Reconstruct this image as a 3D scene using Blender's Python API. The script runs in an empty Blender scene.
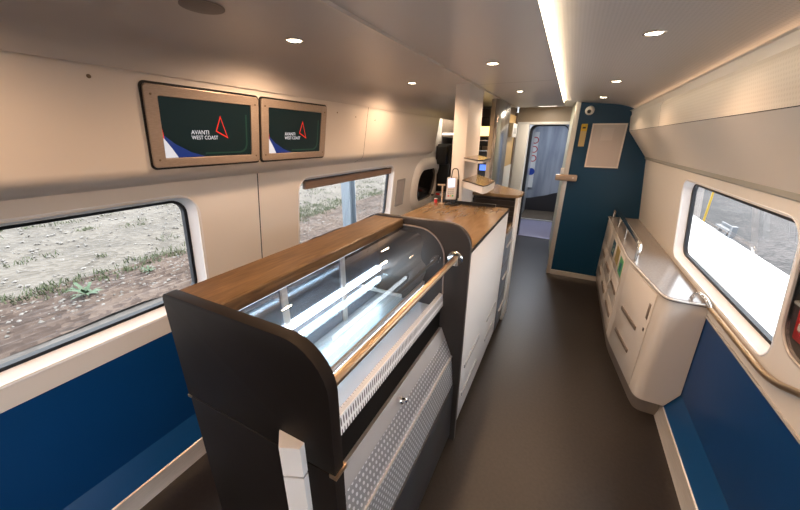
import bpy, bmesh, math, random
from mathutils import Vector, Matrix
R = math.radians
random.seed(7)
S = bpy.context.scene
C = S.collection

# ------------------------------------------------------------------ camera, sky, sun, exposure
XC = -0.394                      # centre line of the carriage
cam_d = bpy.data.cameras.new('camera')
cam = bpy.data.objects.new('camera', cam_d); C.objects.link(cam)
cam_d.sensor_width = 36.0
cam_d.lens = 319.688 / 800 * 36.0
cam_d.clip_start = 0.02
_r = Vector((0.8911, 0.4537, 0.0076)); _u = Vector((-0.1627, 0.3042, 0.9386)); _f = Vector((-0.4239, 0.8377, -0.3442))
def cam_axes(p, y, r):
    cy, sy, cp, sp = math.cos(y), math.sin(y), math.cos(p), math.sin(p)
    f = Vector((sy*cp, cy*cp, -sp)); rt = Vector((cy, -sy, 0)); up = rt.cross(f)
    cr, sr = math.cos(r), math.sin(r)
    return cr*rt + sr*up, -sr*rt + cr*up, f
_r, _u, _f = cam_axes(R(20.13698), R(-26.83999), R(0.46489))
cam.matrix_world = Matrix(((_r.x, _u.x, -_f.x, 0), (_r.y, _u.y, -_f.y, 0), (_r.z, _u.z, -_f.z, 1.65), (0, 0, 0, 1)))
S.camera = cam
S.view_settings.view_transform = 'Standard'
S.view_settings.look = 'None'
S.view_settings.gamma = 1.0
S.view_settings.use_curve_mapping = False
S.view_settings.exposure = 0.50
S.cycles.use_denoising = True
S.cycles.max_bounces = 10
S.cycles.transparent_max_bounces = 16
S.cycles.sample_clamp_indirect = 6.0
S.cycles.caustics_reflective = False
S.cycles.caustics_refractive = False

W = bpy.data.worlds.new('sky'); S.world = W; W.use_nodes = True
nt = W.node_tree; nt.nodes.clear()
wo = nt.nodes.new('ShaderNodeOutputWorld'); bg = nt.nodes.new('ShaderNodeBackground')
bg.inputs['Color'].default_value = (0.86, 0.93, 1.0, 1); bg.inputs['Strength'].default_value = 5.0
nt.links.new(bg.outputs[0], wo.inputs[0])

sd = bpy.data.lights.new('sun', 'SUN'); sun = bpy.data.objects.new('sun', sd); C.objects.link(sun)
sd.energy = 7.0; sd.angle = R(3); sd.color = (1.0, 0.95, 0.86)
sun.rotation_euler = Vector((-0.10, -0.62, -0.78)).to_track_quat('-Z', 'Y').to_euler()
WARM = (1.0, 0.63, 0.38)
DOWN_W = 15.0       # watts of each ceiling downlight
SLIT_E = 20.0       # ceiling slit strip emission
COVE_E = 1.5       # hidden cove strips
CASE_E = 11.0       # display case strips

# ------------------------------------------------------------------ materials
MATS = {}
def mat(name, col, rough=0.5, metal=0.0, spec=0.5, emit=None, es=1.0, coat=0.0):
    m = bpy.data.materials.new(name); m.use_nodes = True
    b = m.node_tree.nodes['Principled BSDF']
    b.inputs['Base Color'].default_value = (*col, 1); b.inputs['Roughness'].default_value = rough
    b.inputs['Metallic'].default_value = metal; b.inputs['Specular IOR Level'].default_value = spec
    b.inputs['Coat Weight'].default_value = coat
    if emit:
        b.inputs['Emission Color'].default_value = (*emit, 1); b.inputs['Emission Strength'].default_value = es
    MATS[name] = m
    return m
def nodes(m): return m.node_tree.nodes, m.node_tree.links, m.node_tree.nodes['Principled BSDF']
def noisy(m, scale, stops, stretch=(1, 1, 1), detail=6, bump=0.0, bscale=None, dist=0.0):
    """object-space noise through a colour ramp into the base colour, optional bump"""
    N, L, b = nodes(m)
    tc = N.new('ShaderNodeTexCoord'); mp = N.new('ShaderNodeMapping'); mp.inputs['Scale'].default_value = stretch
    L.new(tc.outputs['Object'], mp.inputs[0])
    n = N.new('ShaderNodeTexNoise'); n.inputs['Scale'].default_value = scale; n.inputs['Detail'].default_value = detail
    n.inputs['Distortion'].default_value = dist
    L.new(mp.outputs[0], n.inputs['Vector'])
    r = N.new('ShaderNodeValToRGB'); L.new(n.outputs[0], r.inputs[0])
    el = r.color_ramp.elements
    el[0].position, el[0].color = stops[0][0], (*stops[0][1], 1)
    el[1].position, el[1].color = stops[-1][0], (*stops[-1][1], 1)
    for p, c in stops[1:-1]:
        e = el.new(p); e.color = (*c, 1)
    L.new(r.outputs[0], b.inputs['Base Color'])
    if bump:
        n2 = n
        if bscale:
            n2 = N.new('ShaderNodeTexNoise'); n2.inputs['Scale'].default_value = bscale; L.new(mp.outputs[0], n2.inputs['Vector'])
        bp = N.new('ShaderNodeBump'); bp.inputs['Strength'].default_value = bump; bp.inputs['Distance'].default_value = 0.01
        L.new(n2.outputs[0], bp.inputs['Height']); L.new(bp.outputs[0], b.inputs['Normal'])
    return m
def dots(m, base, dot, pitch, rad, ax=('Y', 'Z'), stagger=True):
    """regular grid of round holes, object space"""
    N, L, b = nodes(m)
    tc = N.new('ShaderNodeTexCoord'); sp = N.new('ShaderNodeSeparateXYZ'); L.new(tc.outputs['Object'], sp.inputs[0])
    def mth(op, a, c=None):
        q = N.new('ShaderNodeMath'); q.operation = op
        for i, v in enumerate((a, c)):
            if v is None: continue
            if isinstance(v, (int, float)): q.inputs[i].default_value = v
            else: L.new(v, q.inputs[i])
        return q.outputs[0]
    v = mth('DIVIDE', sp.outputs[ax[1]], pitch[1]); u = mth('DIVIDE', sp.outputs[ax[0]], pitch[0])
    if stagger:
        row = mth('FLOOR', v); u = mth('ADD', u, mth('MULTIPLY', mth('FLOORED_MODULO', row, 2.0), 0.5))
    fu = mth('SUBTRACT', mth('FRACT', u), 0.5); fv = mth('SUBTRACT', mth('FRACT', v), 0.5)
    fu = mth('MULTIPLY', fu, pitch[0]); fv = mth('MULTIPLY', fv, pitch[1])
    if isinstance(rad, tuple):
        fu = mth('DIVIDE', fu, rad[0]); fv = mth('DIVIDE', fv, rad[1]); rr = 1.0
    else: rr = rad
    d = mth('SQRT', mth('ADD', mth('MULTIPLY', fu, fu), mth('MULTIPLY', fv, fv)))
    k = mth('LESS_THAN', d, rr)
    mx = N.new('ShaderNodeMix'); mx.data_type = 'RGBA'; L.new(k, mx.inputs[0])
    mx.inputs[6].default_value = (*base, 1); mx.inputs[7].default_value = (*dot, 1)
    L.new(mx.outputs[2], b.inputs['Base Color'])
    return m, k
def glass(name, tint=(1, 1, 1), fac=0.0, rough=0.0, ior=1.5):
    m = bpy.data.materials.new(name); m.use_nodes = True; N = m.node_tree.nodes; L = m.node_tree.links; N.clear()
    o = N.new('ShaderNodeOutputMaterial'); t = N.new('ShaderNodeBsdfTransparent'); g = N.new('ShaderNodeBsdfGlossy')
    t.inputs[0].default_value = (*tint, 1); g.inputs['Roughness'].default_value = rough
    lw = N.new('ShaderNodeLayerWeight'); lw.inputs[0].default_value = 0.5
    pw = N.new('ShaderNodeMath'); pw.operation = 'POWER'; pw.inputs[1].default_value = 5.0; L.new(lw.outputs['Facing'], pw.inputs[0])
    f = N.new('ShaderNodeMath'); f.operation = 'MULTIPLY_ADD'; f.inputs[1].default_value = 0.94; f.inputs[2].default_value = 0.045; L.new(pw.outputs[0], f.inputs[0])
    mx = N.new('ShaderNodeMixShader'); L.new(t.outputs[0], mx.inputs[1]); L.new(g.outputs[0], mx.inputs[2])
    if fac:
        a = N.new('ShaderNodeMath'); a.operation = 'ADD'; a.inputs[1].default_value = fac; L.new(f.outputs[0], a.inputs[0]); L.new(a.outputs[0], mx.inputs[0])
    else: L.new(f.outputs[0], mx.inputs[0])
    L.new(mx.outputs[0], o.inputs[0]); MATS[name] = m
    return m

cream = mat('cream_laminate', (0.79, 0.77, 0.74), 0.38)
cream_b = mat('cream_bin', (0.81, 0.775, 0.735), 0.34)
ceil_m = mat('ceiling_paint', (0.60, 0.57, 0.55), 0.36)
blue = noisy(mat('blue_laminate', (0.0, 0.05, 0.15), 0.34, spec=0.25), 3, [(0.3, (0.002, 0.046, 0.175)), (0.7, (0.003, 0.053, 0.195))])
blue_h = mat('blue_heater_cover', (0.003, 0.060, 0.20), 0.36)
teal = mat('teal_laminate', (0.001, 0.040, 0.095), 0.33)
floor_m = noisy(mat('floor_vinyl', (0.05, 0.04, 0.035), 0.38), 60, [(0.3, (0.0150, 0.0118, 0.0098)), (0.7, (0.024, 0.0190, 0.0160))], bump=0.05)
alu = noisy(mat('brushed_aluminium', (0.6, 0.58, 0.55), 0.40, 0.5), 40, [(0.3, (0.60, 0.585, 0.56)), (0.7, (0.72, 0.70, 0.68))], (8, 0.3, 8))
steel = noisy(mat('stainless_steel', (0.6, 0.6, 0.6), 0.22, 1.0), 30, [(0.3, (0.50, 0.50, 0.50)), (0.7, (0.60, 0.60, 0.61))], (6, 0.4, 6))
chrome = mat('chrome', (0.75, 0.74, 0.72), 0.10, 1.0)
brass = mat('bronze_rail', (0.60, 0.44, 0.29), 0.33, 1.0)
white_f = mat('white_window_frame', (0.86, 0.88, 0.92), 0.30)
gasket = mat('black_gasket', (0.008, 0.010, 0.016), 0.45)
black = mat('black_plastic', (0.012, 0.012, 0.013), 0.35)
darkgap = mat('shadow_gap', (0.02, 0.018, 0.016), 0.8)
panel_d = mat('dark_brown_panel', (0.0095, 0.0068, 0.0055), 0.55, spec=0.15)
graph = mat('graphite_panel', (0.028, 0.030, 0.036), 0.40)
white_p = mat('white_laminate', (0.74, 0.73, 0.71), 0.30)
grey_p = mat('grey_plastic', (0.36, 0.36, 0.36), 0.4)
steelblue = mat('blue_grey_drawer', (0.13, 0.15, 0.18), 0.35)
wood = noisy(mat('dark_oak_laminate', (0.3, 0.16, 0.07), 0.30), 7, [(0.30, (0.080, 0.044, 0.018)), (0.52, (0.135, 0.080, 0.035)), (0.72, (0.205, 0.128, 0.060))], (9, 0.9, 9), 9, dist=1.2)
wood2 = noisy(mat('gloss_oak_worktop', (0.38, 0.22, 0.1), 0.22), 5, [(0.30, (0.185, 0.118, 0.056)), (0.55, (0.225, 0.146, 0.072)), (0.75, (0.265, 0.176, 0.092))], (6, 0.9, 6), 8, dist=0.8)
stone = noisy(mat('grey_worktop', (0.34, 0.32, 0.30), 0.14), 90, [(0.35, (0.20, 0.185, 0.175)), (0.65, (0.235, 0.22, 0.21))])
perf, _ = dots(mat('perforated_steel', (0.5, 0.5, 0.5), 0.30, 0.6), (0.40, 0.42, 0.45), (0.90, 0.92, 0.96), (0.019, 0.019), 0.0052)  # pale dots put the whitish reflection at the holes into the colour
slotm, _ = dots(mat('slotted_white', (0.8, 0.8, 0.8), 0.35), (0.82, 0.83, 0.85), (0.10, 0.10, 0.11), (0.012, 0.040), (0.003, 0.016), stagger=False)
perf_bin, _ = dots(mat('perforated_cream', (0.7, 0.6, 0.5), 0.4), (0.80, 0.75, 0.69), (0.73, 0.68, 0.62), (0.014, 0.014), 0.0042)
perf_ceil, _ = dots(mat('perforated_ceiling', (0.5, 0.45, 0.4), 0.34), (0.60, 0.57, 0.55), (0.53, 0.505, 0.485), (0.013, 0.013), 0.0038, ('Y', 'X'))
bezel = noisy(mat('bronze_bezel', (0.45, 0.34, 0.25), 0.40, 0.35), 60, [(0.3, (0.36, 0.295, 0.245)), (0.7, (0.46, 0.38, 0.32))], (10, 1, 10))
pane = glass('window_glass')
curved = glass('curved_glass', (0.96, 0.98, 1.0), 0.07)
smoked = glass('smoked_glass', (0.30, 0.30, 0.30), 0.02)
em_warm = mat('warm_light', (0.9, 0.8, 0.6), 0.5, emit=(1.0, 0.80, 0.55), es=SLIT_E)
em_cove = mat('cove_light', (0.9, 0.8, 0.6), 0.5, emit=WARM, es=COVE_E)
em_down = mat('downlight_lamp', (1, 0.9, 0.7), 0.5, emit=(1.0, 0.83, 0.58), es=14)
em_case = mat('case_light', (1, 1, 1), 0.5, emit=(0.86, 0.93, 1.0), es=CASE_E)

# ------------------------------------------------------------------ mesh helpers
ORG = {}
def link(name, me, m=None, parent=None, smooth=None):
    o = bpy.data.objects.new(name, me); C.objects.link(o)
    if m is not None and len(me.materials) == 0: me.materials.append(m)
    if parent is not None:
        o.parent = parent
        o.matrix_parent_inverse = Matrix.Translation(-Vector(ORG.get(parent.name, (0, 0, 0))))
    if smooth is not None and len(me.polygons):
        for p in me.polygons: p.use_smooth = True
        try: me.set_sharp_from_angle(angle=R(smooth))
        except Exception: pass
    return o
def from_bm(name, bm, m=None, parent=None, smooth=35):
    bmesh.ops.recalc_face_normals(bm, faces=bm.faces)
    me = bpy.data.meshes.new(name); bm.to_mesh(me); bm.free()
    return link(name, me, m, parent, smooth)
def thing(name, label, cat, loc, group=None):
    o = bpy.data.objects.new(name, None); C.objects.link(o); o.location = loc; o.empty_display_size = 0.05
    ORG[o.name] = tuple(loc); o['label'] = label; o['category'] = cat
    if group: o['group'] = group
    return o
def tag(o, label, cat, group=None):
    o['label'] = label; o['category'] = cat
    if group: o['group'] = group
    return o
def struct(o): o['kind'] = 'structure'; return o
def sroot(name, loc=(0, 0, 0)):
    o = bpy.data.objects.new(name, None); C.objects.link(o); o.location = loc; ORG[o.name] = tuple(loc); o['kind'] = 'structure'; return o
def a_box(bm, x0, x1, y0, y1, z0, z1, bev=0.0, seg=2):
    t = bmesh.new()
    v = [t.verts.new((x, y, z)) for x in (x0, x1) for y in (y0, y1) for z in (z0, z1)]
    for f in ((0, 1, 3, 2), (4, 6, 7, 5), (0, 4, 5, 1), (2, 3, 7, 6), (0, 2, 6, 4), (1, 5, 7, 3)): t.faces.new([v[i] for i in f])
    bmesh.ops.recalc_face_normals(t, faces=t.faces)
    if bev: bmesh.ops.bevel(t, geom=list(t.edges), offset=bev, segments=seg, affect='EDGES', profile=0.5)
    merge(bm, t)
def merge(bm, t, M=None):
    if M is not None: bmesh.ops.transform(t, matrix=M, verts=t.verts)
    me = bpy.data.meshes.new('tmp'); t.to_mesh(me); t.free(); bm.from_mesh(me); bpy.data.meshes.remove(me)
def box(name, m, p, *a, bev=0.0, seg=2):
    bm = bmesh.new(); a_box(bm, *a, bev=bev, seg=seg); return from_bm(name, bm, m, p)
def a_prism(bm, pts, axis, a0, a1, bev=0.0):
    """closed 2-D outline swept along an axis. axis 'y': pts are (x,z); 'z': (x,y); 'x': (y,z)"""
    def P(p, a): return (p[0], a, p[1]) if axis == 'y' else (p[0], p[1], a) if axis == 'z' else (a, p[0], p[1])
    t = bmesh.new()
    A = [t.verts.new(P(p, a0)) for p in pts]; B = [t.verts.new(P(p, a1)) for p in pts]; n = len(pts)
    t.faces.new(A); t.faces.new(B[::-1])
    for i in range(n): t.faces.new((A[i], B[i], B[(i+1) % n], A[(i+1) % n]))
    bmesh.ops.recalc_face_normals(t, faces=t.faces)
    if bev:
        cap = [e for e in t.edges if all(v in A for v in e.verts) or all(v in B for v in e.verts)]
        bmesh.ops.bevel(t, geom=cap, offset=bev, segments=2, affect='EDGES', profile=0.5)
    merge(bm, t)
def prism(name, m, p, pts, axis, a0, a1, bev=0.0):
    bm = bmesh.new(); a_prism(bm, pts, axis, a0, a1, bev); return from_bm(name, bm, m, p)
def strip(name, m, p, prof, y0, y1, th=0.0, nseg=1):
    """open (x,z) profile swept along the carriage"""
    bm = bmesh.new()
    rows = [[bm.verts.new((x, y0 + (y1-y0)*k/nseg, z)) for k in range(nseg+1)] for x, z in prof]
    for a, b in zip(rows, rows[1:]):
        for k in range(nseg): bm.faces.new((a[k], a[k+1], b[k+1], b[k]))
    o = from_bm(name, bm, m, p, 40)
    if th:
        md = o.modifiers.new('thick', 'SOLIDIFY'); md.thickness = th; md.offset = 0
    return o
def a_tube(bm, path, r, n=12, cap=True):
    path = [Vector(p) for p in path]; rings = []
    up = None
    for i, p in enumerate(path):
        d = (path[min(i+1, len(path)-1)] - path[max(i-1, 0)]).normalized()
        if up is None:
            up = Vector((0, 0, 1)) if abs(d.z) < 0.9 else Vector((1, 0, 0))
        s = d.cross(up)
        if s.length < 1e-4: s = d.cross(Vector((0, 1, 0.01)))
        s.normalize(); up = s.cross(d).normalized()
        rr = r[i] if isinstance(r, (list, tuple)) else r
        rings.append([bm.verts.new(p + rr*(math.cos(2*math.pi*k/n)*s + math.sin(2*math.pi*k/n)*up)) for k in range(n)])
    for a, b in zip(rings, rings[1:]):
        for k in range(n): bm.faces.new((a[k], a[(k+1) % n], b[(k+1) % n], b[k]))
    if cap: bm.faces.new(rings[0][::-1]); bm.faces.new(rings[-1])
def tube(name, m, p, path, r, n=12):
    bm = bmesh.new(); a_tube(bm, path, r, n); return from_bm(name, bm, m, p, 50)
def fillet(path, rad, n=6):
    """round the corners of a polyline"""
    P = [Vector(p) for p in path]; out = [P[0]]
    for a, b, c in zip(P, P[1:], P[2:]):
        u = (a-b).normalized(); v = (c-b).normalized(); r = min(rad, (a-b).length*0.49, (c-b).length*0.49)
        s, e = b+u*r, b+v*r
        for k in range(n+1):
            t = k/n; out.append(s*(1-t)**2 + b*2*t*(1-t) + e*t*t)
    out.append(P[-1]); return out
def rrect(u0, u1, v0, v1, r, n=6):
    """rounded rectangle outline, counter clockwise"""
    o = []
    for cx, cy, a in ((u1-r, v0+r, -90), (u1-r, v1-r, 0), (u0+r, v1-r, 90), (u0+r, v0+r, 180)):
        for k in range(n+1):
            t = R(a + 90*k/n); o.append((cx + r*math.cos(t), cy + r*math.sin(t)))
    return o
def plate(name, m, p, outer, holes, M, th=0.02, bev=0.0):
    """flat plate with holes: 2-D outline in (u,v), placed by matrix M, thickness towards -w"""
    cu = bpy.data.curves.new('c', 'CURVE'); cu.dimensions = '2D'; cu.fill_mode = 'BOTH'; cu.extrude = th/2
    if bev: cu.bevel_depth = bev; cu.bevel_resolution = 1; cu.extrude = max(th/2-bev, 0.0001); cu.offset = -bev
    for lp in [outer] + holes:
        s = cu.splines.new('POLY'); s.points.add(len(lp)-1); s.use_cyclic_u = True
        for q, (u, v) in zip(s.points, lp): q.co = (u, v, 0, 1)
    ob = bpy.data.objects.new('tmpc', cu); C.objects.link(ob)
    dg = bpy.context.evaluated_depsgraph_get()
    me = bpy.data.meshes.new_from_object(ob.evaluated_get(dg)); bpy.data.objects.remove(ob); bpy.data.curves.remove(cu)
    me.name = name; me.materials.clear()
    me.transform(M @ Matrix.Translation((0, 0, -th/2)))
    return link(name, me, m, p, 30)
def loft(name, m, p, loops, M, close=False):
    """rings of (u,v,w) joined in order"""
    bm = bmesh.new(); rows = [[bm.verts.new(M @ Vector(q)) for q in lp] for lp in loops]; n = len(rows[0])
    for a, b in zip(rows, rows[1:]):
        for k in range(n): bm.faces.new((a[k], a[(k+1) % n], b[(k+1) % n], b[k]))
    if close: bm.faces.new(rows[-1])
    return from_bm(name, bm, m, p, 40)
def frame_mat(O, u, v):
    u = Vector(u).normalized(); v = Vector(v).normalized(); w = u.cross(v)
    return Matrix(((u.x, v.x, w.x, O[0]), (u.y, v.y, w.y, O[1]), (u.z, v.z, w.z, O[2]), (0, 0, 0, 1)))
def poly(name, m, p, pts, M, w=0.0):
    bm = bmesh.new(); bm.faces.new([bm.verts.new(M @ Vector((a, b, w))) for a, b in pts])
    me = bpy.data.meshes.new(name); bm.to_mesh(me); bm.free(); return link(name, me, m, p)
def text(name, m, p, s, size, M, w=0.001, sx=1.0):
    cu = bpy.data.curves.new('t', 'FONT'); cu.body = s; cu.size = size; cu.extrude = 0.0003
    ob = bpy.data.objects.new('tmpt', cu); C.objects.link(ob)
    dg = bpy.context.evaluated_depsgraph_get(); me = bpy.data.meshes.new_from_object(ob.evaluated_get(dg))
    bpy.data.objects.remove(ob); bpy.data.curves.remove(cu)
    me.name = name; me.materials.clear(); me.transform(M @ Matrix.Translation((0, 0, w)) @ Matrix.Diagonal((sx, 1, 1, 1)))
    return link(name, me, m, p)
def a_lathe(bm, prof, M=Matrix.Identity(4), n=24):
    rows = []
    for r, z in prof:
        rows.append([bm.verts.new(M @ Vector((max(r, 1e-5)*math.cos(2*math.pi*k/n), max(r, 1e-5)*math.sin(2*math.pi*k/n), z))) for k in range(n)])
    for a, b in zip(rows, rows[1:]):
        for k in range(n): bm.faces.new((a[k], a[(k+1) % n], b[(k+1) % n], b[k]))
    bm.faces.new(rows[0][::-1]); bm.faces.new(rows[-1])
def lathe(name, m, p, prof, M=Matrix.Identity(4), n=24):
    bm = bmesh.new(); a_lathe(bm, prof, M, n); return from_bm(name, bm, m, p, 40)
def axis_mat(O, d):
    q = Vector(d).to_track_quat('Z', 'Y'); return Matrix.Translation(O) @ q.to_matrix().to_4x4()
def copy_tree(o, loc, label=None):
    r = o.copy(); C.objects.link(r); r.location = loc
    if label: r['label'] = label
    for ch in o.children:
        c = ch.copy(); C.objects.link(c); pi = ch.matrix_parent_inverse.copy(); c.parent = r; c.matrix_parent_inverse = pi
        for g in ch.children:
            d = g.copy(); C.objects.link(d); d.parent = c
    return r
def X(side, d): return XC + side*d

# ------------------------------------------------------------------ setting: shell of the carriage
Y0, Y1 = -3.4, 4.62            # shop length
struct(box('floor', floor_m, None, X(-1, 1.25), X(1, 1.25), Y0, 9.2, -0.06, 0.0))
def side_wall(side, nm):
    root = sroot('wall_' + nm)
    P = lambda l: [(X(side, d), z) for d, z in l]
    struct(strip('baseboard_' + nm, alu, None, P([(1.138, 0.0), (1.141, 0.004), (1.159, 0.086), (1.166, 0.090)]), Y0, Y1, 0.0))
    strip('heater_cover', blue_h, root, P([(1.166, 0.086), (1.2226, 0.21)]), Y0, Y1)
    strip('dado_panel', blue, root, P([(1.2226, 0.21), (1.2035, 0.752)]), Y0, Y1)
    return root
wl = side_wall(-1, 'left'); wr = side_wall(1, 'right')
A0, B0 = (1.2005, 0.752), (1.113, 1.462)     # window panel, bottom and top (distance from centre, height)
PL = math.hypot(A0[0]-B0[0], A0[1]-B0[1])
def panel_M(side):
    O = (X(side, A0[0]), 0, A0[1]); v = Vector((X(side, B0[0])-X(side, A0[0]), 0, B0[1]-A0[1]))
    # w must point into the room: left wall u=+y, right wall u=-y
    return frame_mat(O, (0, 1 if side < 0 else -1, 0), v)
ML, MR = panel_M(-1), panel_M(1)
SZ = lambda z: (z-A0[1])/(B0[1]-A0[1])*PL
def wall_panel(side, root, y0, y1, holes):
    M = ML if side < 0 else MR
    s = 1 if side < 0 else -1
    u0, u1 = sorted((s*y0, s*y1))
    plate('window_panel', cream, root, [(u0, 0), (u1, 0), (u1, PL), (u0, PL)], [rrect(*sorted((s*a, s*b)), SZ(c), SZ(d), r) for a, b, c, d, r in holes], M, 0.012, 0.0015)
WZ0, WZ1 = 0.876, 1.372
def window(n, side, y0, y1, blind=False, fw=0.036):
    M = ML if side < 0 else MR; s = 1 if side < 0 else -1
    u0, u1 = sorted((s*y0, s*y1)); v0, v1 = SZ(WZ0), SZ(WZ1)
    root = sroot('window_%d' % n)
    def lp(e, w, r): return [(a, b, w) for a, b in rrect(u0-e, u1+e, v0-e, v1+e, r+e)]
    loft('window_frame', white_f, root, [lp(fw, -0.001, 0.07), lp(fw-0.003, 0.002, 0.07), lp(fw-0.008, 0.001, 0.07), lp(0.003, -0.042, 0.07), lp(0.0, -0.048, 0.07), lp(0.0, -0.07, 0.07)], M)
    loft('window_gasket', gasket, root, [lp(0.0, -0.046, 0.07), lp(-0.013, -0.049, 0.07), lp(-0.015, -0.07, 0.07)], M)
    plate('window_pane', pane, root, rrect(u0, u1, v0, v1, 0.07), [], M @ Matrix.Translation((0, 0, -0.058)), 0.0008)
    if blind:
        plate('blind', MATS['blind'], root, [(u0+0.05, v1-0.055), (u1-0.02, v1-0.055), (u1-0.02, v1-0.004), (u0+0.05, v1-0.004)], [], M @ Matrix.Translation((0, 0, -0.012)), 0.03, 0.004)
    return root
noisy(mat('blind', (0.2, 0.13, 0.1), 0.6), 30, [(0.35, (0.16, 0.11, 0.085)), (0.65, (0.24, 0.17, 0.13))], (1, 0.2, 8))
# left wall: two panels with a joint at y=1.243, three openings
e = 0.022
wall_panel(-1, wl, Y0, 1.2405, [(-0.40-e, 0.872+e, WZ0-e, WZ1+e, 0.08), (-2.2-e, -0.95+e, WZ0-e, WZ1+e, 0.08)])
wall_panel(-1, wl, 1.2455, Y1, [(1.585-e, 2.85+e, WZ0-e, WZ1+e, 0.08), (3.45, 4.05, 0.92, 1.30, 0.15)])
poly('panel_joint', darkgap, wl, [(1.2395, 0), (1.2465, 0), (1.2465, PL), (1.2395, PL)], ML, 0.0012)
window(1, -1, -0.40, 0.872); window(2, -1, 1.585, 2.85, True); window(5, -1, -2.2, -0.95)  # last one is unseen behind the camera, added for daylight on the lower walls
wall_panel(1, wr, Y0, Y1, [(1.55-e, 2.875+e, WZ0-e, WZ1+e, 0.08), (0.75, 1.485, 0.965, 1.36, 0.10), (-0.65-e, 0.55+e, WZ0-e, WZ1+e, 0.08), (-2.3-e, -1.1+e, WZ0-e, WZ1+e, 0.08)])
window(3, 1, 1.555, 2.875); window(6, 1, -0.65, 0.55); window(7, 1, -2.3, -1.1)  # all but the first are unseen, added to let in more daylight
# small oval window at the kitchen end
w4 = sroot('window_4')
def lp4(e_, w, r): return [(a, b, w) for a, b in rrect(3.45-e_, 4.05+e_, SZ(0.92)-e_, SZ(1.30)+e_, r+e_, 6)]
loft('window_frame', cream, w4, [lp4(0.13, 0.0, 0.15), lp4(0.10, 0.03, 0.15), lp4(0.05, 0.045, 0.15), lp4(0.0, 0.03, 0.15), lp4(0, -0.01, 0.15)], ML)
loft('window_pane', mat('dark_window', (0.012, 0.011, 0.012), 0.12), w4, [lp4(0.0, 0.0, 0.15)], ML, True)

# overhead panels
box('kitchen_upper_wall', cream, wl, X(-1, 1.30), X(-1, 1.12), 3.66, Y1, 1.455, 2.12)
LB = [(0.966, 1.886), (0.9635, 1.883), (0.962, 1.877), (0.9665, 1.872), (0.976, 1.828), (1.026, 1.534), (1.034, 1.508), (1.050, 1.494), (1.085, 1.480), (1.110, 1.468), (1.119, 1.450)]
Pl = [(X(-1, d), z) for d, z in LB]
for a, b in ((Y0, 2.168), (2.172, 3.66)):
    strip('overhead_panel', cream_b, wl, Pl, a, b, 0)
strip('panel_backing', darkgap, wl, [(x-0.012, z) for x, z in Pl[1:]], Y0, 3.65)
prism('overhead_end', cream_b, wl, [(X(-1, d), z) for d, z in [(1.25, 1.90)] + LB[1:] + [(1.25, 1.46)]], 'y', 3.655, 3.665)
RB = [(0.870, 1.932), (0.884, 1.930), (0.892, 1.918), (0.896, 1.895), (0.890, 1.870), (0.9065, 1.7378)]
RB2 = [(0.908, 1.735), (0.925, 1.712), (1.100, 1.482), (1.106, 1.466), (1.113, 1.462)]
for a, b in ((Y0, 2.948), (2.952, 4.345)):
    strip('perforated_panel', perf_bin if a < 2 else cream_b, wr, [(X(1, d), z) for d, z in RB[3:]], a, b)
    strip('bin_lip', cream_b, wr, [(X(1, d), z) for d, z in RB[:4]], a, b)
strip('bin_underside', cream_b, wr, [(X(1, d), z) for d, z in RB2], Y0, 4.345)
strip('panel_backing', darkgap, wr, [(X(1, d+0.012), z) for d, z in RB[2:]+RB2[:1]], Y0, 4.345)
strip('crease_trim', mat('grey_green_trim', (0.40, 0.40, 0.37), 0.4), wr, [(X(1, d), z) for d, z in [(1.098, 1.490), (1.103, 1.462), (1.112, 1.455), (1.117, 1.452)]], Y0, 4.345)
struct(box('trim_1', mat('grey_trim', (0.45, 0.44, 0.43), 0.4), None, X(1, 1.195), X(1, 1.203), Y0, 4.33, 0.742, 0.752))

# ceiling: lower plate on the left and middle, light slit, higher perforated plate on the right
cl = sroot('ceiling')
E1 = -0.712; SL = -0.158
strip('side_panel', ceil_m, cl, [(E1-0.004, 2.024), (X(-1, 0.70), 2.021), (X(-1, 0.79), 2.012), (X(-1, 0.85), 1.996), (X(-1, 0.90), 1.972), (X(-1, 0.935), 1.940), (X(-1, 0.953), 1.910), (X(-1, 0.960), 1.880), (X(-1, 0.964), 1.855)], Y0, Y1)
strip('panel_lip', mat('ceiling_lip', (0.62, 0.59, 0.55), 0.3), cl, [(E1-0.010, 2.024), (E1-0.009, 2.019), (E1, 2.019), (E1, 2.030)], Y0, 4.70)
for a, b in ((Y0, 2.672), (2.676, 6.0)):
    b = min(b, 4.70)
    strip('middle_panel', ceil_m, cl, [(E1, 2.03), (SL, 2.03), (SL, 2.036)], a, b)
strip('slit_light', em_warm, cl, [(SL, 2.034), (SL, 2.050)], Y0, 4.345)
strip('slit_soffit', white_p, cl, [(SL, 2.050), (SL+0.004, 2.054), (SL+0.034, 2.052)], Y0, 4.345)
strip('perforated_panel', perf_ceil, cl, [(SL+0.034, 2.052), (-0.06, 2.038), (0.05, 2.026), (0.20, 2.015), (0.32, 2.003), (0.40, 1.990), (0.47, 1.970), (0.52, 1.950), (X(1, 0.95), 1.935), (X(1, 0.965), 1.86)], Y0, 4.345)
box('corridor_panel', ceil_m, cl, -1.9, 0.30, 4.36, 9.0, 2.11, 2.13)
box('upper_skin', darkgap, cl, -2.0, 1.2, Y0, 4.62, 2.14, 2.16)
strip('cove_light', em_cove, cl, [(X(1, 0.905), 1.898), (X(1, 0.950), 1.898)], Y0, 4.33)
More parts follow.
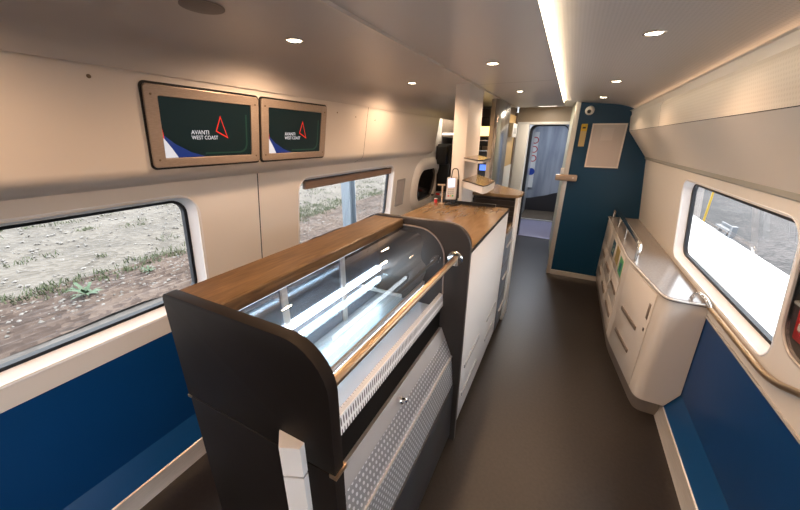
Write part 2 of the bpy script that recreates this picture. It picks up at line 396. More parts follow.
# end behind the camera, outer skin of the kitchen and the vestibule
struct(box('wall_near', cream, None, -1.75, 0.95, Y0-0.06, Y0, -0.05, 2.15))
struct(prism('wall_far', teal, None, [(0.015, 0.0)] + [(X(1, d+0.07), z) for d, z in [(1.141, 0), (1.159, 0.086), (1.2226, 0.21), (1.2, 0.755), (1.113, 1.462), (0.91, 1.735), (0.896, 1.90)]] + [(X(1, 0.99), 1.90), (X(1, 0.99), 2.12), (0.015, 2.12)], 'y', 4.33, 4.39))
for (q, zz) in (((0.018, -0.022), 0),):
    struct(box('trim_2', alu, None, -0.035, 0.016, 4.318, 4.40, 0.0, 2.10, bev=0.006))
struct(box('baseboard_far', alu, None, 0.016, 0.62, 4.318, 4.33, 0.0, 0.060))

# ------------------------------------------------------------------ vestibule and kitchen backdrop
green_p = mat('sage_post', (0.40, 0.41, 0.33), 0.4)
struct(prism('wall_corridor_right', green_p, None, [(0.002, 4.395), (0.06, 4.395), (0.06, 5.78), (-0.085, 5.78)], 'z', 0.0, 2.11))
mat('tan_laminate', (0.50, 0.33, 0.14), 0.4)
struct(box('wall_corridor_left', mat('corridor_brown', (0.12, 0.09, 0.07), 0.4), None, -0.93, -0.87, 4.68, 5.85, 0.0, 2.11))
hd = sroot('door_1')
box('header', mat('header_beige', (0.34, 0.27, 0.20), 0.4), hd, -0.85, 0.06, 5.86, 5.96, 1.90, 2.11)
box('frame_top', white_p, hd, -0.85, -0.08, 5.80, 5.98, 1.862, 1.90, bev=0.004)
box('frame_post', white_p, hd, -0.83, -0.655, 5.80, 5.98, 0.0, 1.87, bev=0.006)
loft('door_seal', gasket, hd, [[(a, b, 0.0) for a, b in rrect(-0.655, -0.085, -0.1, 1.862, 0.09)], [(a, b, 0.0) for a, b in rrect(-0.615, -0.089, -0.1, 1.845, 0.09)], [(a, b, -0.12) for a, b in rrect(-0.615, -0.089, -0.1, 1.845, 0.09)]], frame_mat((0, 5.97, 0), (1, 0, 0), (0, 0, 1)))
struct(box('wall_vestibule_left', white_p, None, -0.86, -0.80, 5.98, 8.6, 0.0, 2.11))
struct(box('wall_vestibule_right', mat('vestibule_grey', (0.22, 0.24, 0.28), 0.35), None, 0.0, 0.06, 5.98, 8.6, 0.0, 2.11))
gd = sroot('door_2')
box('leaf', noisy(mat('gangway_blue_grey', (0.20, 0.25, 0.34), 0.45, 0.3), 2.5, [(0.35, (0.23, 0.26, 0.33)), (0.65, (0.40, 0.43, 0.50))], (3, 3, 0.4)), gd, -0.86, 0.06, 8.45, 8.5, 0.0, 2.11)
prism('lower_panel', mat('gangway_dark', (0.03, 0.028, 0.032), 0.4), gd, [(-0.86, 0.0), (0.06, 0.0), (0.06, 0.52), (-0.22, 0.44), (-0.38, 0.38), (-0.55, 0.34), (-0.70, 0.30), (-0.86, 0.28)], 'y', 8.40, 8.45)
struct(box('wall_kitchen', mat('kitchen_grey', (0.28, 0.26, 0.24), 0.4), None, -1.75, -0.78, 4.62, 4.68, 0.0, 2.15))
struct(box('wall_kitchen_side', white_p, None, -1.75, -1.66, 4.62, 8.6, 0.0, 2.15))

# ------------------------------------------------------------------ outdoors
def ground(name, m, x0, x1, y0, y1, z, n, amp):
    bm = bmesh.new(); bmesh.ops.create_grid(bm, x_segments=n, y_segments=n, size=0.5)
    for v in bm.verts:
        v.co = (x0+(x1-x0)*(v.co.x+0.5), y0+(y1-y0)*(v.co.y+0.5), z + amp*(math.sin(v.co.x*97)*math.cos(v.co.y*71)+random.uniform(-1, 1)))
    return struct(from_bm(name, bm, m, None, 60))
def gravel_mat(name, c0, c1, c2, sc):
    m = mat(name, c1, 0.9); N, L, b = nodes(m)
    tc = N.new('ShaderNodeTexCoord')
    vo = N.new('ShaderNodeTexVoronoi'); vo.inputs['Scale'].default_value = sc; L.new(tc.outputs['Object'], vo.inputs['Vector'])
    no = N.new('ShaderNodeTexNoise'); no.inputs['Scale'].default_value = 0.7; no.inputs['Detail'].default_value = 8; L.new(tc.outputs['Object'], no.inputs['Vector'])
    bw = N.new('ShaderNodeRGBToBW'); L.new(vo.outputs['Color'], bw.inputs[0])
    md = N.new('ShaderNodeMath'); md.operation = 'MULTIPLY_ADD'; L.new(no.outputs[0], md.inputs[0]); md.inputs[1].default_value = 1.1
    m2 = N.new('ShaderNodeMath'); m2.operation = 'MULTIPLY'; L.new(bw.outputs[0], m2.inputs[0]); m2.inputs[1].default_value = 0.55
    L.new(m2.outputs[0], md.inputs[2])
    r = N.new('ShaderNodeValToRGB'); L.new(md.outputs[0], r.inputs[0]); el = r.color_ramp.elements
    el[0].position, el[0].color = 0.45, (*c0, 1); el[1].position, el[1].color = 1.15, (*c2, 1); q = el.new(0.8); q.color = (*c1, 1)
    L.new(r.outputs[0], b.inputs['Base Color'])
    bp = N.new('ShaderNodeBump'); bp.inputs['Strength'].default_value = 0.6; bp.inputs['Distance'].default_value = 0.04; L.new(vo.outputs['Distance'], bp.inputs['Height']); L.new(bp.outputs[0], b.inputs['Normal'])
    return m
GZ = -1.2
ground('ground_concrete', gravel_mat('pale_concrete', (0.034, 0.028, 0.025), (0.046, 0.040, 0.036), (0.056, 0.050, 0.046), 6), -6.6, -2.2, -6, 24, GZ-0.02, 40, 0.01)
ground('ground_soil', gravel_mat('red_soil', (0.015, 0.0082, 0.0055), (0.032, 0.0185, 0.0128), (0.060, 0.041, 0.031), 9), -8.75, -6.45, -6, 24, GZ, 60, 0.03)
ground('ground_gravel', gravel_mat('pale_gravel', (0.028, 0.022, 0.015), (0.044, 0.036, 0.0265), (0.066, 0.056, 0.044), 8), -40, -8.55, -20, 60, GZ-0.02, 70, 0.03)
ground('platform', mat('pale_paving', (0.55, 0.55, 0.55), 0.7), 1.15, 3.0, -5, 12.0, -0.12, 4, 0.0)
box_pl = struct(box('platform_edge', mat('platform_wall', (0.3, 0.3, 0.3), 0.8), None, 2.92, 3.0, -5, 12, -1.1, -0.13))
ground('ground_ballast', gravel_mat('dark_ballast', (0.003, 0.0025, 0.003), (0.010, 0.008, 0.009), (0.036, 0.030, 0.030), 10), 3.05, 45, -20, 70, -1.0, 70, 0.04)

def scatter_stones(name, n, xr, yr, z, s0, s1, m):
    vs, fs = [], []
    for _ in range(n):
        x, y = random.uniform(*xr), random.uniform(*yr); s = random.uniform(s0, s1)
        b = len(vs); a = random.uniform(0, 6.28)
        for k in range(4):
            t = a+k*1.571; vs.append((x+s*math.cos(t)*random.uniform(0.7, 1.2), y+s*math.sin(t)*random.uniform(0.7, 1.2), z+s*0.2))
        vs.append((x, y, z+s*random.uniform(0.6, 1.0))); vs.append((x, y, z-s*0.5))
        for k in range(4):
            fs.append((b+k, b+(k+1) % 4, b+4)); fs.append((b+(k+1) % 4, b+k, b+5))
    me = bpy.data.meshes.new(name); me.from_pydata(vs, [], fs); o = link(name, me, m); o['kind'] = 'stuff'; return o
st_m = noisy(mat('stones', (0.5, 0.48, 0.45), 0.9), 1.5, [(0.3, (0.085, 0.077, 0.068)), (0.7, (0.15, 0.14, 0.13))])
tag(scatter_stones('gravel', 4200, (-26, -8.5), (-3, 28), GZ, 0.015, 0.065, st_m), 'loose pale stones strewn over the ground outside the left windows', 'gravel')
tag(scatter_stones('rubble', 1500, (-8.9, -7.0), (-3, 12), GZ, 0.012, 0.045, st_m), 'small stones lying on the reddish soil strip outside', 'stones')
def blades(name, spots, hmin, hmax, m, per):
    vs, fs = [], []
    for (x, y, rad) in spots:
        for _ in range(per):
            a = random.uniform(0, 6.28); d = rad*math.sqrt(random.random()); px, py = x+d*math.cos(a), y+d*math.sin(a)
            h = random.uniform(hmin, hmax); l = random.uniform(0.2, 0.7)*h; t = random.uniform(0, 6.28); w = 0.008 + h*0.06
            b = len(vs); cx, sx = math.cos(t), math.sin(t)
            vs += [(px-w*sx, py+w*cx, GZ), (px+w*sx, py-w*cx, GZ), (px+l*0.5*cx, py+l*0.5*sx, GZ+h*0.7), (px+l*cx, py+l*sx, GZ+h)]
            fs += [(b, b+1, b+2), (b+1, b+3, b+2)]
    me = bpy.data.meshes.new(name); me.from_pydata(vs, [], fs); return link(name, me, m)
gr_m = noisy(mat('weeds', (0.12, 0.2, 0.06), 0.8), 3, [(0.3, (0.032, 0.046, 0.016)), (0.7, (0.058, 0.068, 0.028))])
spots = [(-8.65+random.gauss(0, 0.22), random.uniform(-2, 11), random.uniform(0.1, 0.35)) for _ in range(120)] + [(random.uniform(-16, -9), random.uniform(-1, 22), random.uniform(0.1, 0.4)) for _ in range(110)] + [(-9.3+random.gauss(0, 0.5), random.uniform(8, 16), 0.4) for _ in range(60)]
g = blades('grass', spots, 0.03, 0.14, gr_m, 26); g['kind'] = 'stuff'; tag(g, 'sparse green weeds growing along the edge of the gravel outside', 'grass')
def weed(x, y, s, label):
    bm = bmesh.new()
    for k in range(14):
        a = k*2.4; L_ = s*random.uniform(0.7, 1.1); w = s*0.09; c, q = math.cos(a), math.sin(a); up = random.uniform(0.15, 0.9)
        pts = [(0, 0), (0.35, 0.5), (0.7, 0.75), (1.0, 0.6)]
        rows = []
        for i, (t, hh) in enumerate(pts):
            ww = w*(0.25, 1.0, 0.8, 0.05)[i]
            rows.append([bm.verts.new((x+L_*t*c-ww*q, y+L_*t*q+ww*c, GZ+0.02+L_*hh*up)), bm.verts.new((x+L_*t*c+ww*q, y+L_*t*q-ww*c, GZ+0.02+L_*hh*up))])
        for a1, b1 in zip(rows, rows[1:]): bm.faces.new((a1[0], a1[1], b1[1], b1[0]))
    return tag(from_bm('weed_plant', bm, MATS['weed_leaf'], None, 60), label, 'plant')
mat('weed_leaf', (0.028, 0.055, 0.024), 0.7)
weed(-7.72, 2.15, 0.33, 'green leafy weed growing in the reddish soil outside the near left window')
weed(-7.9, 3.3, 0.18, 'small weed by the right edge of the soil outside the near left window')
# overhead line mast outside window 2: H section
mm = mat('galvanised_steel', (0.13, 0.155, 0.18), 0.5, 0.0)
bm = bmesh.new(); mx, my = -5.35, 7.35
a_box(bm, mx-0.13, mx+0.13, my-0.15, my-0.13, GZ-0.1, 4.5); a_box(bm, mx-0.13, mx+0.13, my+0.13, my+0.15, GZ-0.1, 4.5); a_box(bm, mx-0.012, mx+0.012, my-0.13, my+0.13, GZ-0.1, 4.5)
tag(from_bm('line_mast', bm, mm), 'pale blue-grey steel mast standing outside the second left window', 'mast')
# low metal trough at the platform edge, yellow post further along
t = thing('cable_trough', 'low grey metal trough on short legs at the edge of the sunny platform', 'trough', (2.95, 8.2, -0.12))
trm = mat('trough_grey', (0.10, 0.105, 0.115), 0.5)
prism('trough_body', trm, t, [(2.98, -0.04), (3.08, -0.04), (3.08, 0.06), (3.06, 0.06), (3.06, 0.0), (2.98, 0.0)], 'y', 8.25, 8.9)
box('end_post', trm, t, 2.99, 3.07, 8.15, 8.25, -0.12, 0.10)
for yy in (8.35, 8.75): box('leg', trm, t, 3.0, 3.06, yy, yy+0.06, -0.12, -0.04)
ye = mat('yellow_paint', (0.40, 0.25, 0.01), 0.5)
t = thing('yellow_post', 'slim yellow post with a round cap beyond the right-hand window', 'post', (4.2, 13.5, -1.0))
tube('shaft', ye, t, [(4.2, 13.5, -1.05), (4.2, 13.5, 1.5)], 0.03); lathe('cap', ye, t, [(0.04, 0), (0.04, 0.06), (0.03, 0.09)], Matrix.Translation((4.2, 13.5, 1.5)))

# ------------------------------------------------------------------ refrigerated display case
CY0, CY1 = 0.365, 1.40
dc = thing('display_case', 'refrigerated food display case with curved glass and perforated steel front in the aisle', 'display case', (-0.59, 0.88, 0.0))
def end_outline(x0=-0.848, x1=-0.335, zt=1.287, z0=0.0, r=0.11, rb=0.02):
    o = [(x0, z0), (x1, z0)]
    for k in range(9): t_ = R(90*k/8); o.append((x1-r+r*math.cos(t_), zt-r+r*math.sin(t_)))
    for k in range(4): t_ = R(90+90*k/3); o.append((x0+rb+rb*math.cos(t_), zt-rb+rb*math.sin(t_)))
    return o
SE = 0.966
up = end_outline(z0=SE+0.002); lo = [(-0.842, 0.02), (-0.338, 0.02), (-0.338, SE-0.002), (-0.842, SE-0.002)]
s1 = prism('side_panel', panel_d, dc, up, 'y', CY0, CY0+0.030, 0.002); s1['label'] = 'dark brown end panel with a rounded front corner'
prism('lower_side', panel_d, s1, lo, 'y', CY0, CY0+0.034, 0.003)
box('seam_clip', brass, s1, -0.350, -0.331, CY0-0.002, CY0+0.036, SE-0.006, SE+0.004)
box('seam_clip', brass, s1, -0.849, -0.835, CY0-0.002, CY0+0.036, SE-0.005, SE+0.003)
prism('side_panel', mat('grey_brown_panel', (0.034, 0.030, 0.029), 0.38), dc, end_outline(), 'y', 1.37, CY1, 0.004)
# wooden ledge
prism('top_ledge', wood, dc, [(-0.838, 1.236), (-0.682, 1.236), (-0.677, 1.241), (-0.677, 1.275), (-0.681, 1.279), (-0.838, 1.279)], 'y', CY0+0.034, 1.37)
# carcass: back with sliding doors, floor of the case, base
bk = box('back_panel', mat('case_back', (0.26, 0.31, 0.38), 0.10, 0.8), dc, -0.835, -0.820, CY0+0.034, 1.37, 0.10, 1.236)
for yy in (0.70, 1.04): box('door_stile', alu, bk, -0.820, -0.812, yy, yy+0.025, 0.84, 1.22)
box('deck', mat('case_deck', (0.66, 0.69, 0.74), 0.25, 0.3), dc, -0.82, -0.47, CY0+0.034, 1.37, 0.82, 0.845)
box('base', panel_d, dc, -0.82, -0.48, CY0+0.034, 1.37, 0.02, 0.80)
gl = glass('shelf_glass', (0.86, 0.93, 0.95), 0.05)
sh = box('shelf', gl, dc, -0.80, -0.56, CY0+0.036, 1.368, 0.960, 0.966)
box('shelf_edge', alu, sh, -0.562, -0.552, CY0+0.036, 1.368, 0.953, 0.972)
for yy in (0.55, 1.2): box('shelf_bracket', alu, sh, -0.82, -0.60, yy, yy+0.008, 0.944, 0.960)
box('light_strip', em_case, dc, -0.818, -0.806, CY0+0.04, 1.365, 0.985, 1.005); box('light_strip', em_case, dc, -0.818, -0.810, CY0+0.04, 1.365, 0.925, 0.940)
box('light_strip', em_case, dc, -0.560, -0.555, CY0+0.04, 1.365, 0.946, 0.952)
# curved front glass
prof = [(-0.684, 1.250), (-0.640, 1.2505)]
for k in range(13):
    t_ = R(90-90*k/12); prof.append((-0.600+0.145*math.cos(t_), 1.105+0.144*math.sin(t_)))
prof += [(-0.455, 1.0), (-0.453, 0.925)]
strip('curved_glass', curved, dc, prof, CY0+0.036, 1.366, 0)
# pale edging of the glass on the far panel
bm = bmesh.new(); a_tube(bm, [(x, 1.366, z) for x, z in prof], 0.004, 8); from_bm('glass_trim', bm, mat('pale_edging', (0.26, 0.21, 0.18), 0.4), dc)
strip('vent_strip', slotm, dc, [(-0.470, 0.925), (-0.452, 0.922), (-0.448, 0.858), (-0.470, 0.852)], CY0+0.036, 1.368)
box('dark_recess', mat('recess_black', (0.004, 0.004, 0.004), 0.5, spec=0.15), dc, -0.475, -0.462, CY0+0.036, 1.368, 0.70, 0.86)
strip('panel_lip', mat('plain_steel', (0.46, 0.46, 0.47), 0.42, 0.5), dc, [(-0.462, 0.730), (-0.448, 0.734), (-0.424, 0.6745)], CY0+0.040, 1.366)
pp = strip('perforated_panel', perf, dc, [(-0.424, 0.6745), (-0.385, 0.578), (-0.366, 0.400), (-0.40, 0.395)], CY0+0.040, 1.366)
box('trim_bead', alu, pp, -0.388, -0.380, CY0+0.042, 1.364, 0.573, 0.582)
Mk = axis_mat((-0.428, 0.86, 0.705), (0.93, 0, 0.37))
lathe('lock_knob', chrome, pp, [(0.016, 0), (0.016, 0.008), (0.010, 0.012), (0.010, 0.026), (0.004, 0.030)], Mk, 16)
box('lower_panel', graph, dc, -0.40, -0.362, CY0+0.036, 1.37, 0.03, 0.392, bev=0.004)
rl = tube('front_rail', brass, dc, [(-0.402, CY0+0.03, 1.120), (-0.402, 1.372, 1.120)], 0.0135, 16)
lathe('rosette', chrome, rl, [(0.037, 0), (0.037, 0.006), (0.033, 0.009), (0.012, 0.010)], axis_mat((-0.402, 1.370, 1.120), (0, -1, 0)), 24)
# white angled pull on the near panel
hn = prism('handle', mat('pale_handle', (0.80, 0.76, 0.73), 0.35), dc, [(-0.488, CY0), (-0.486, CY0-0.004), (-0.456, CY0-0.034), (-0.413, CY0-0.016), (-0.415, CY0)], 'z', 0.938, 1.024)
hn['label'] = 'pale angled pull on the dark end panel'
prism('lower_section', MATS['pale_handle'], hn, [(-0.476, CY0), (-0.474, CY0-0.010), (-0.456, CY0-0.034), (-0.413, CY0-0.016), (-0.415, CY0)], 'z', 0.62, 0.932)

# ------------------------------------------------------------------ front counter
fc = thing('serving_counter', 'white serving counter with glossy oak worktop behind the display case', 'counter', (-0.65, 1.97, 0))
prism('worktop', wood2, fc, [(-0.965, CY1+0.003), (-0.352, CY1+0.003), (-0.352, 2.515), (-0.358, 2.530), (-0.965, 2.530)], 'z', 1.128, 1.150)
box('worktop_edge', black, fc, -0.352, -0.348, CY1+0.003, 2.527, 1.128, 1.149)
bd = box('front_panel', white_p, fc, -0.375, -0.350, CY1+0.003, 2.522, 0.06, 1.126, bev=0.003)
for (y0, y1, z) in ((1.52, 1.87, 0.412), (1.51, 1.86, 0.216), (2.10, 2.40, 0.40), (2.10, 2.40, 0.23)):
    gb = box('grip', grey_p, bd, -0.351, -0.343, y0, y1, z-0.012, z+0.012, bev=0.003)
box('carcass', graph, fc, -0.95, -0.376, CY1+0.004, 2.528, 0.06, 1.127)
box('plinth', black, fc, -0.94, -0.385, CY1+0.005, 2.52, 0.0, 0.06)
box('upstand', black, fc, -0.90, -0.45, 2.512, 2.530, 1.150, 1.172)
# pillar
struct(box('pillar', cream, None, -0.832, -0.724, 2.536, 2.96, 0.0, 2.032, bev=0.004))

# ------------------------------------------------------------------ small shelves by the pillar
def quad_shelf(name, label, pts, z0, z1, body):
    t = thing(name, label, 'shelf', (-0.62, 2.5, z0))
    prism('shelf_body', body, t, pts, 'z', z0, z1-0.006)
    cx = sum(p[0] for p in pts)/len(pts); cy = sum(p[1] for p in pts)/len(pts)
    prism('wood_top', wood2, t, [(cx+(x-cx)*0.985, cy+(y-cy)*0.985) for x, y in pts], 'z', z1-0.006, z1)
    b_ = bmesh.new(); L3 = [(x, y, z1-0.004) for x, y in pts]; a_tube(b_, L3 + [L3[0]], 0.004, 6); from_bm('edge_trim', b_, black, t)
    return t
quad_shelf('transaction_shelf', 'oak-topped white block shelf on the pillar just above the counter', [(-0.722, 2.505), (-0.50, 2.24), (-0.483, 2.30), (-0.483, 2.56), (-0.52, 2.64), (-0.722, 2.96)], 1.288, 1.345, cream)
quad_shelf('upper_shelf', 'thin oak-topped corner shelf fixed higher up on the pillar', [(-0.722, 2.505), (-0.55, 2.25), (-0.525, 2.27), (-0.53, 2.52), (-0.722, 2.94)], 1.490, 1.512, white_p)

# ------------------------------------------------------------------ drawers and rear counter
du = thing('drawer_unit', 'blue-grey drawer unit between the white serving counter and the rear counter', 'drawers', (-0.55, 2.7, 0))
box('carcass', steelblue, du, -0.715, -0.365, 2.535, 2.845, 0.05, 0.90)
for z0, z1 in ((0.06, 0.36), (0.365, 0.66), (0.665, 0.93)):
    d_ = box('drawer_front', steelblue, du, -0.365, -0.343, 2.537, 2.843, z0, z1-0.004, bev=0.003)
    box('handle', alu, d_, -0.343, -0.332, 2.58, 2.80, (z0+z1)/2+0.02, (z0+z1)/2+0.036, bev=0.003)
box('wood_top', wood2, du, -0.715, -0.35, 2.535, 2.845, 0.90, 0.925)
rc = thing('rear_counter', 'second counter with pointed oak top beyond the blue-grey drawers', 'counter', (-0.55, 3.1, 0))
tp = [(-0.72, 2.85), (-0.37, 2.845), (-0.335, 2.86), (-0.318, 2.92), (-0.310, 3.07), (-0.330, 3.12), (-0.705, 3.56), (-0.72, 3.56)]
prism('worktop', wood2, rc, tp, 'z', 1.178, 1.202)
box('front_panel', white_p, rc, -0.352, -0.328, 2.852, 3.06, 0.0, 1.177, bev=0.003)
prism('side_panel', white_p, rc, [(-0.345, 3.062), (-0.330, 3.062), (-0.69, 3.54), (-0.705, 3.54)], 'z', 0.0, 1.177)
bk_ = box('recess', mat('dark_slats', (0.030, 0.022, 0.018), 0.5), rc, -0.715, -0.353, 2.875, 2.90, 0.926, 1.177)
for k in range(5): box('slat', MATS['dark_slats'], bk_, -0.715, -0.353, 2.862, 2.876, 0.95+k*0.045, 0.968+k*0.045)
box('carcass', graph, rc, -0.72, -0.48, 2.902, 3.10, 0.0, 1.176)
ob = thing('wooden_block', 'small orange-brown wooden block lying on the drawer unit', 'block', (-0.37, 2.72, 0.925))
prism('block_body', wood2, ob, [(-0.42, 0.925), (-0.352, 0.925), (-0.352, 0.975), (-0.40, 0.955)], 'y', 2.62, 2.80)
# stainless partition
pt = thing('steel_cabinet', 'tall brushed stainless cabinet standing beyond the rear counter', 'cabinet', (-0.745, 3.9, 0))
box('body', noisy(mat('brushed_steel_tall', (0.5, 0.48, 0.45), 0.18, 1.0), 20, [(0.3, (0.42, 0.39, 0.36)), (0.7, (0.58, 0.55, 0.52))], (4, 4, 0.3)), pt, -0.780, -0.712, 3.57, 4.23, 0.0, 2.025, bev=0.003)
box('edge_strip', mat('tan_strip', (0.42, 0.34, 0.24), 0.3, 0.4), pt, -0.784, -0.745, 3.560, 3.570, 0.0, 2.02)
tn = thing('sliding_door', 'tan panelled door with pale kick plate along the corridor behind the steel cabinet', 'door', (-0.86, 5.3, 0))
box('door_leaf', MATS['tan_laminate'], tn, -0.868, -0.850, 4.80, 5.66, 0.0, 1.98); box('kick_plate', white_p, tn, -0.850, -0.842, 4.80, 5.66, 0.0, 1.26)
box('frame', MATS['corridor_brown'], tn, -0.868, -0.83, 5.66, 5.78, 0.0, 2.03); box('frame', white_p, tn, -0.868, -0.83, 4.72, 4.80, 0.0, 2.02)
nb = thing('notice_box', 'pale box with a grey plate high on the tan corridor door', 'box', (-0.82, 5.3, 1.68))
box('box_body', white_p, nb, -0.848, -0.79, 5.10, 5.50, 1.67, 1.86, bev=0.004); box('grey_plate', grey_p, nb, -0.79, -0.786, 5.20, 5.40, 1.72, 1.80)

# ------------------------------------------------------------------ kitchen glimpses
kc = thing('kitchen_counter', 'kitchen worktop with steel front at the far left wall', 'counter', (-1.3, 4.3, 0))
box('body', steel, kc, -1.55, -0.80, 4.0, 4.6, 0.0, 0.93); box('worktop', steel, kc, -1.555, -0.80, 3.97, 4.61, 0.93, 0.955)
cm = thing('coffee_machine', 'tall black coffee machine left of the cream pillar', 'machine', (-1.45, 4.2, 0.955))
box('body', black, cm, -1.52, -1.34, 4.03, 4.40, 0.957, 1.58, bev=0.015); box('head', black, cm, -1.50, -1.36, 3.93, 4.05, 1.34, 1.56, bev=0.01); box('drip_tray', grey_p, cm, -1.50, -1.36, 3.92, 4.03, 0.957, 0.99)
box('red_label', mat('red_label', (0.55, 0.02, 0.03), 0.4), cm, -1.47, -1.42, 3.914, 3.92, 0.96, 0.985)
wc_ = thing('wall_cupboard', 'grey cupboard with rounded top above the coffee machine', 'cupboard', (-1.42, 4.4, 1.66))
prism('body', mat('warm_grey', (0.36, 0.31, 0.27), 0.4), wc_, [(-1.62, 1.66), (-1.20, 1.66), (-1.20, 1.90), (-1.24, 1.95), (-1.50, 1.96), (-1.60, 1.92)], 'y', 4.15, 4.61); box('light_bar', mat('bar_light', (1, 1, 1), 0.4, emit=(1, 0.9, 0.8), es=2.0), wc_, -1.50, -1.28, 4.145, 4.15, 1.69, 1.71)
ov = thing('oven_stack', 'stacked ovens with lit glass front seen between pillar and steel cabinet', 'oven', (-0.95, 4.45, 0.955))
box('housing', mat('oven_dark', (0.05, 0.042, 0.036), 0.35), ov, -1.17, -0.79, 4.30, 4.61, 0.957, 1.90)
box('light_panel', mat('oven_light', (1, 0.8, 0.4), 0.4, emit=(1.0, 0.66, 0.22), es=2.2), ov, -1.10, -0.82, 4.292, 4.30, 1.68, 1.79)
for z in (1.62, 1.50, 1.40): box('shelf', steel, ov, -1.15, -0.80, 4.20, 4.30, z, z+0.012)
for k in range(3): box('tray_front', mat('tan_box', (0.35, 0.24, 0.14), 0.5), ov, -1.10+k*0.10, -1.03+k*0.10, 4.22, 4.28, 1.512, 1.56)
box('screen', mat('blue_screen', (0, 0, 0.1), 0.3, emit=(0.10, 0.22, 0.95), es=1.2), ov, -1.00, -0.90, 4.19, 4.20, 1.27, 1.34)

# ------------------------------------------------------------------ card terminal on its stand
ct = thing('card_terminal', 'handheld white card payment terminal on a stand in front of the pillar', 'card terminal', (-0.79, 2.44, 1.15))
Mt = frame_mat((-0.785, 2.43, 1.195), Vector((0.98, 0.05, 0.10)), Vector((-0.06, 0.25, 0.96)))
def loc_box(name, m, p, u0, u1, v0, v1, w0, w1, M, bev=0.004):
    b_ = bmesh.new(); a_box(b_, u0, u1, v0, v1, w0, w1, bev=bev); bmesh.ops.transform(b_, matrix=M, verts=b_.verts); return from_bm(name, b_, m, p)
bdy = loc_box('body', mat('terminal_white', (0.55, 0.53, 0.52), 0.35), ct, -0.040, 0.040, 0.0, 0.175, -0.018, 0.012, Mt, 0.008)
loc_box('screen', mat('lcd', (0.3, 0.4, 0.6), 0.2, emit=(0.55, 0.72, 1.0), es=1.1), bdy, -0.026, 0.026, 0.095, 0.160, 0.012, 0.0135, Mt, 0.0004)
for r_ in range(3):
    for c_ in range(3): loc_box('key', grey_p, bdy, -0.024+c_*0.017, -0.011+c_*0.017, 0.040+r_*0.016, 0.050+r_*0.016, 0.012, 0.015, Mt, 0.001)
for c_, cc in enumerate(((0.6, 0.03, 0.03), (0.6, 0.45, 0.05), (0.03, 0.40, 0.10))): loc_box('key', mat('key_%d' % c_, cc, 0.4), bdy, -0.024+c_*0.017, -0.011+c_*0.017, 0.022, 0.032, 0.012, 0.015, Mt, 0.001)
loc_box('cradle', black, ct, -0.044, 0.048, -0.008, 0.16, -0.035, -0.019, Mt, 0.004)
tube('stand', black, ct, [(-0.775, 2.46, 1.155), (-0.78, 2.455, 1.20)], 0.018); box('base', black, ct, -0.83, -0.735, 2.41, 2.505, 1.1505, 1.160, bev=0.003)
tube('cable', black, ct, fillet([(-0.80, 2.46, 1.36), (-0.79, 2.46, 1.43), (-0.755, 2.47, 1.43), (-0.745, 2.48, 1.36), (-0.745, 2.50, 1.20)], 0.03), 0.004, 8)
bs = thing('bracket_stand', 'small beige bracket stand left of the card terminal', 'stand', (-0.87, 2.45, 1.15))
tube('upright', mat('beige_plastic', (0.5, 0.38, 0.27), 0.4), bs, [(-0.865, 2.45, 1.150), (-0.865, 2.45, 1.30)], 0.007, 8); tube('arm', MATS['beige_plastic'], bs, [(-0.905, 2.45, 1.30), (-0.845, 2.45, 1.302)], 0.007, 8); box('foot', MATS['beige_plastic'], bs, -0.885, -0.845, 2.43, 2.47, 1.1505, 1.156)
rt = thing('red_tub', 'tiny red tub at the far left corner of the oak worktop', 'tub', (-0.930, 2.485, 1.15))
lathe('tub_body', MATS['red_label'], rt, [(0.012, 0), (0.014, 0.028), (0.012, 0.029), (0.010, 0.004)], Matrix.Translation((-0.930, 2.485, 1.1505)), 16); lathe('tub_lid', white_p, rt, [(0.015, 0), (0.015, 0.005)], Matrix.Translation((-0.930, 2.485, 1.1797)), 16)

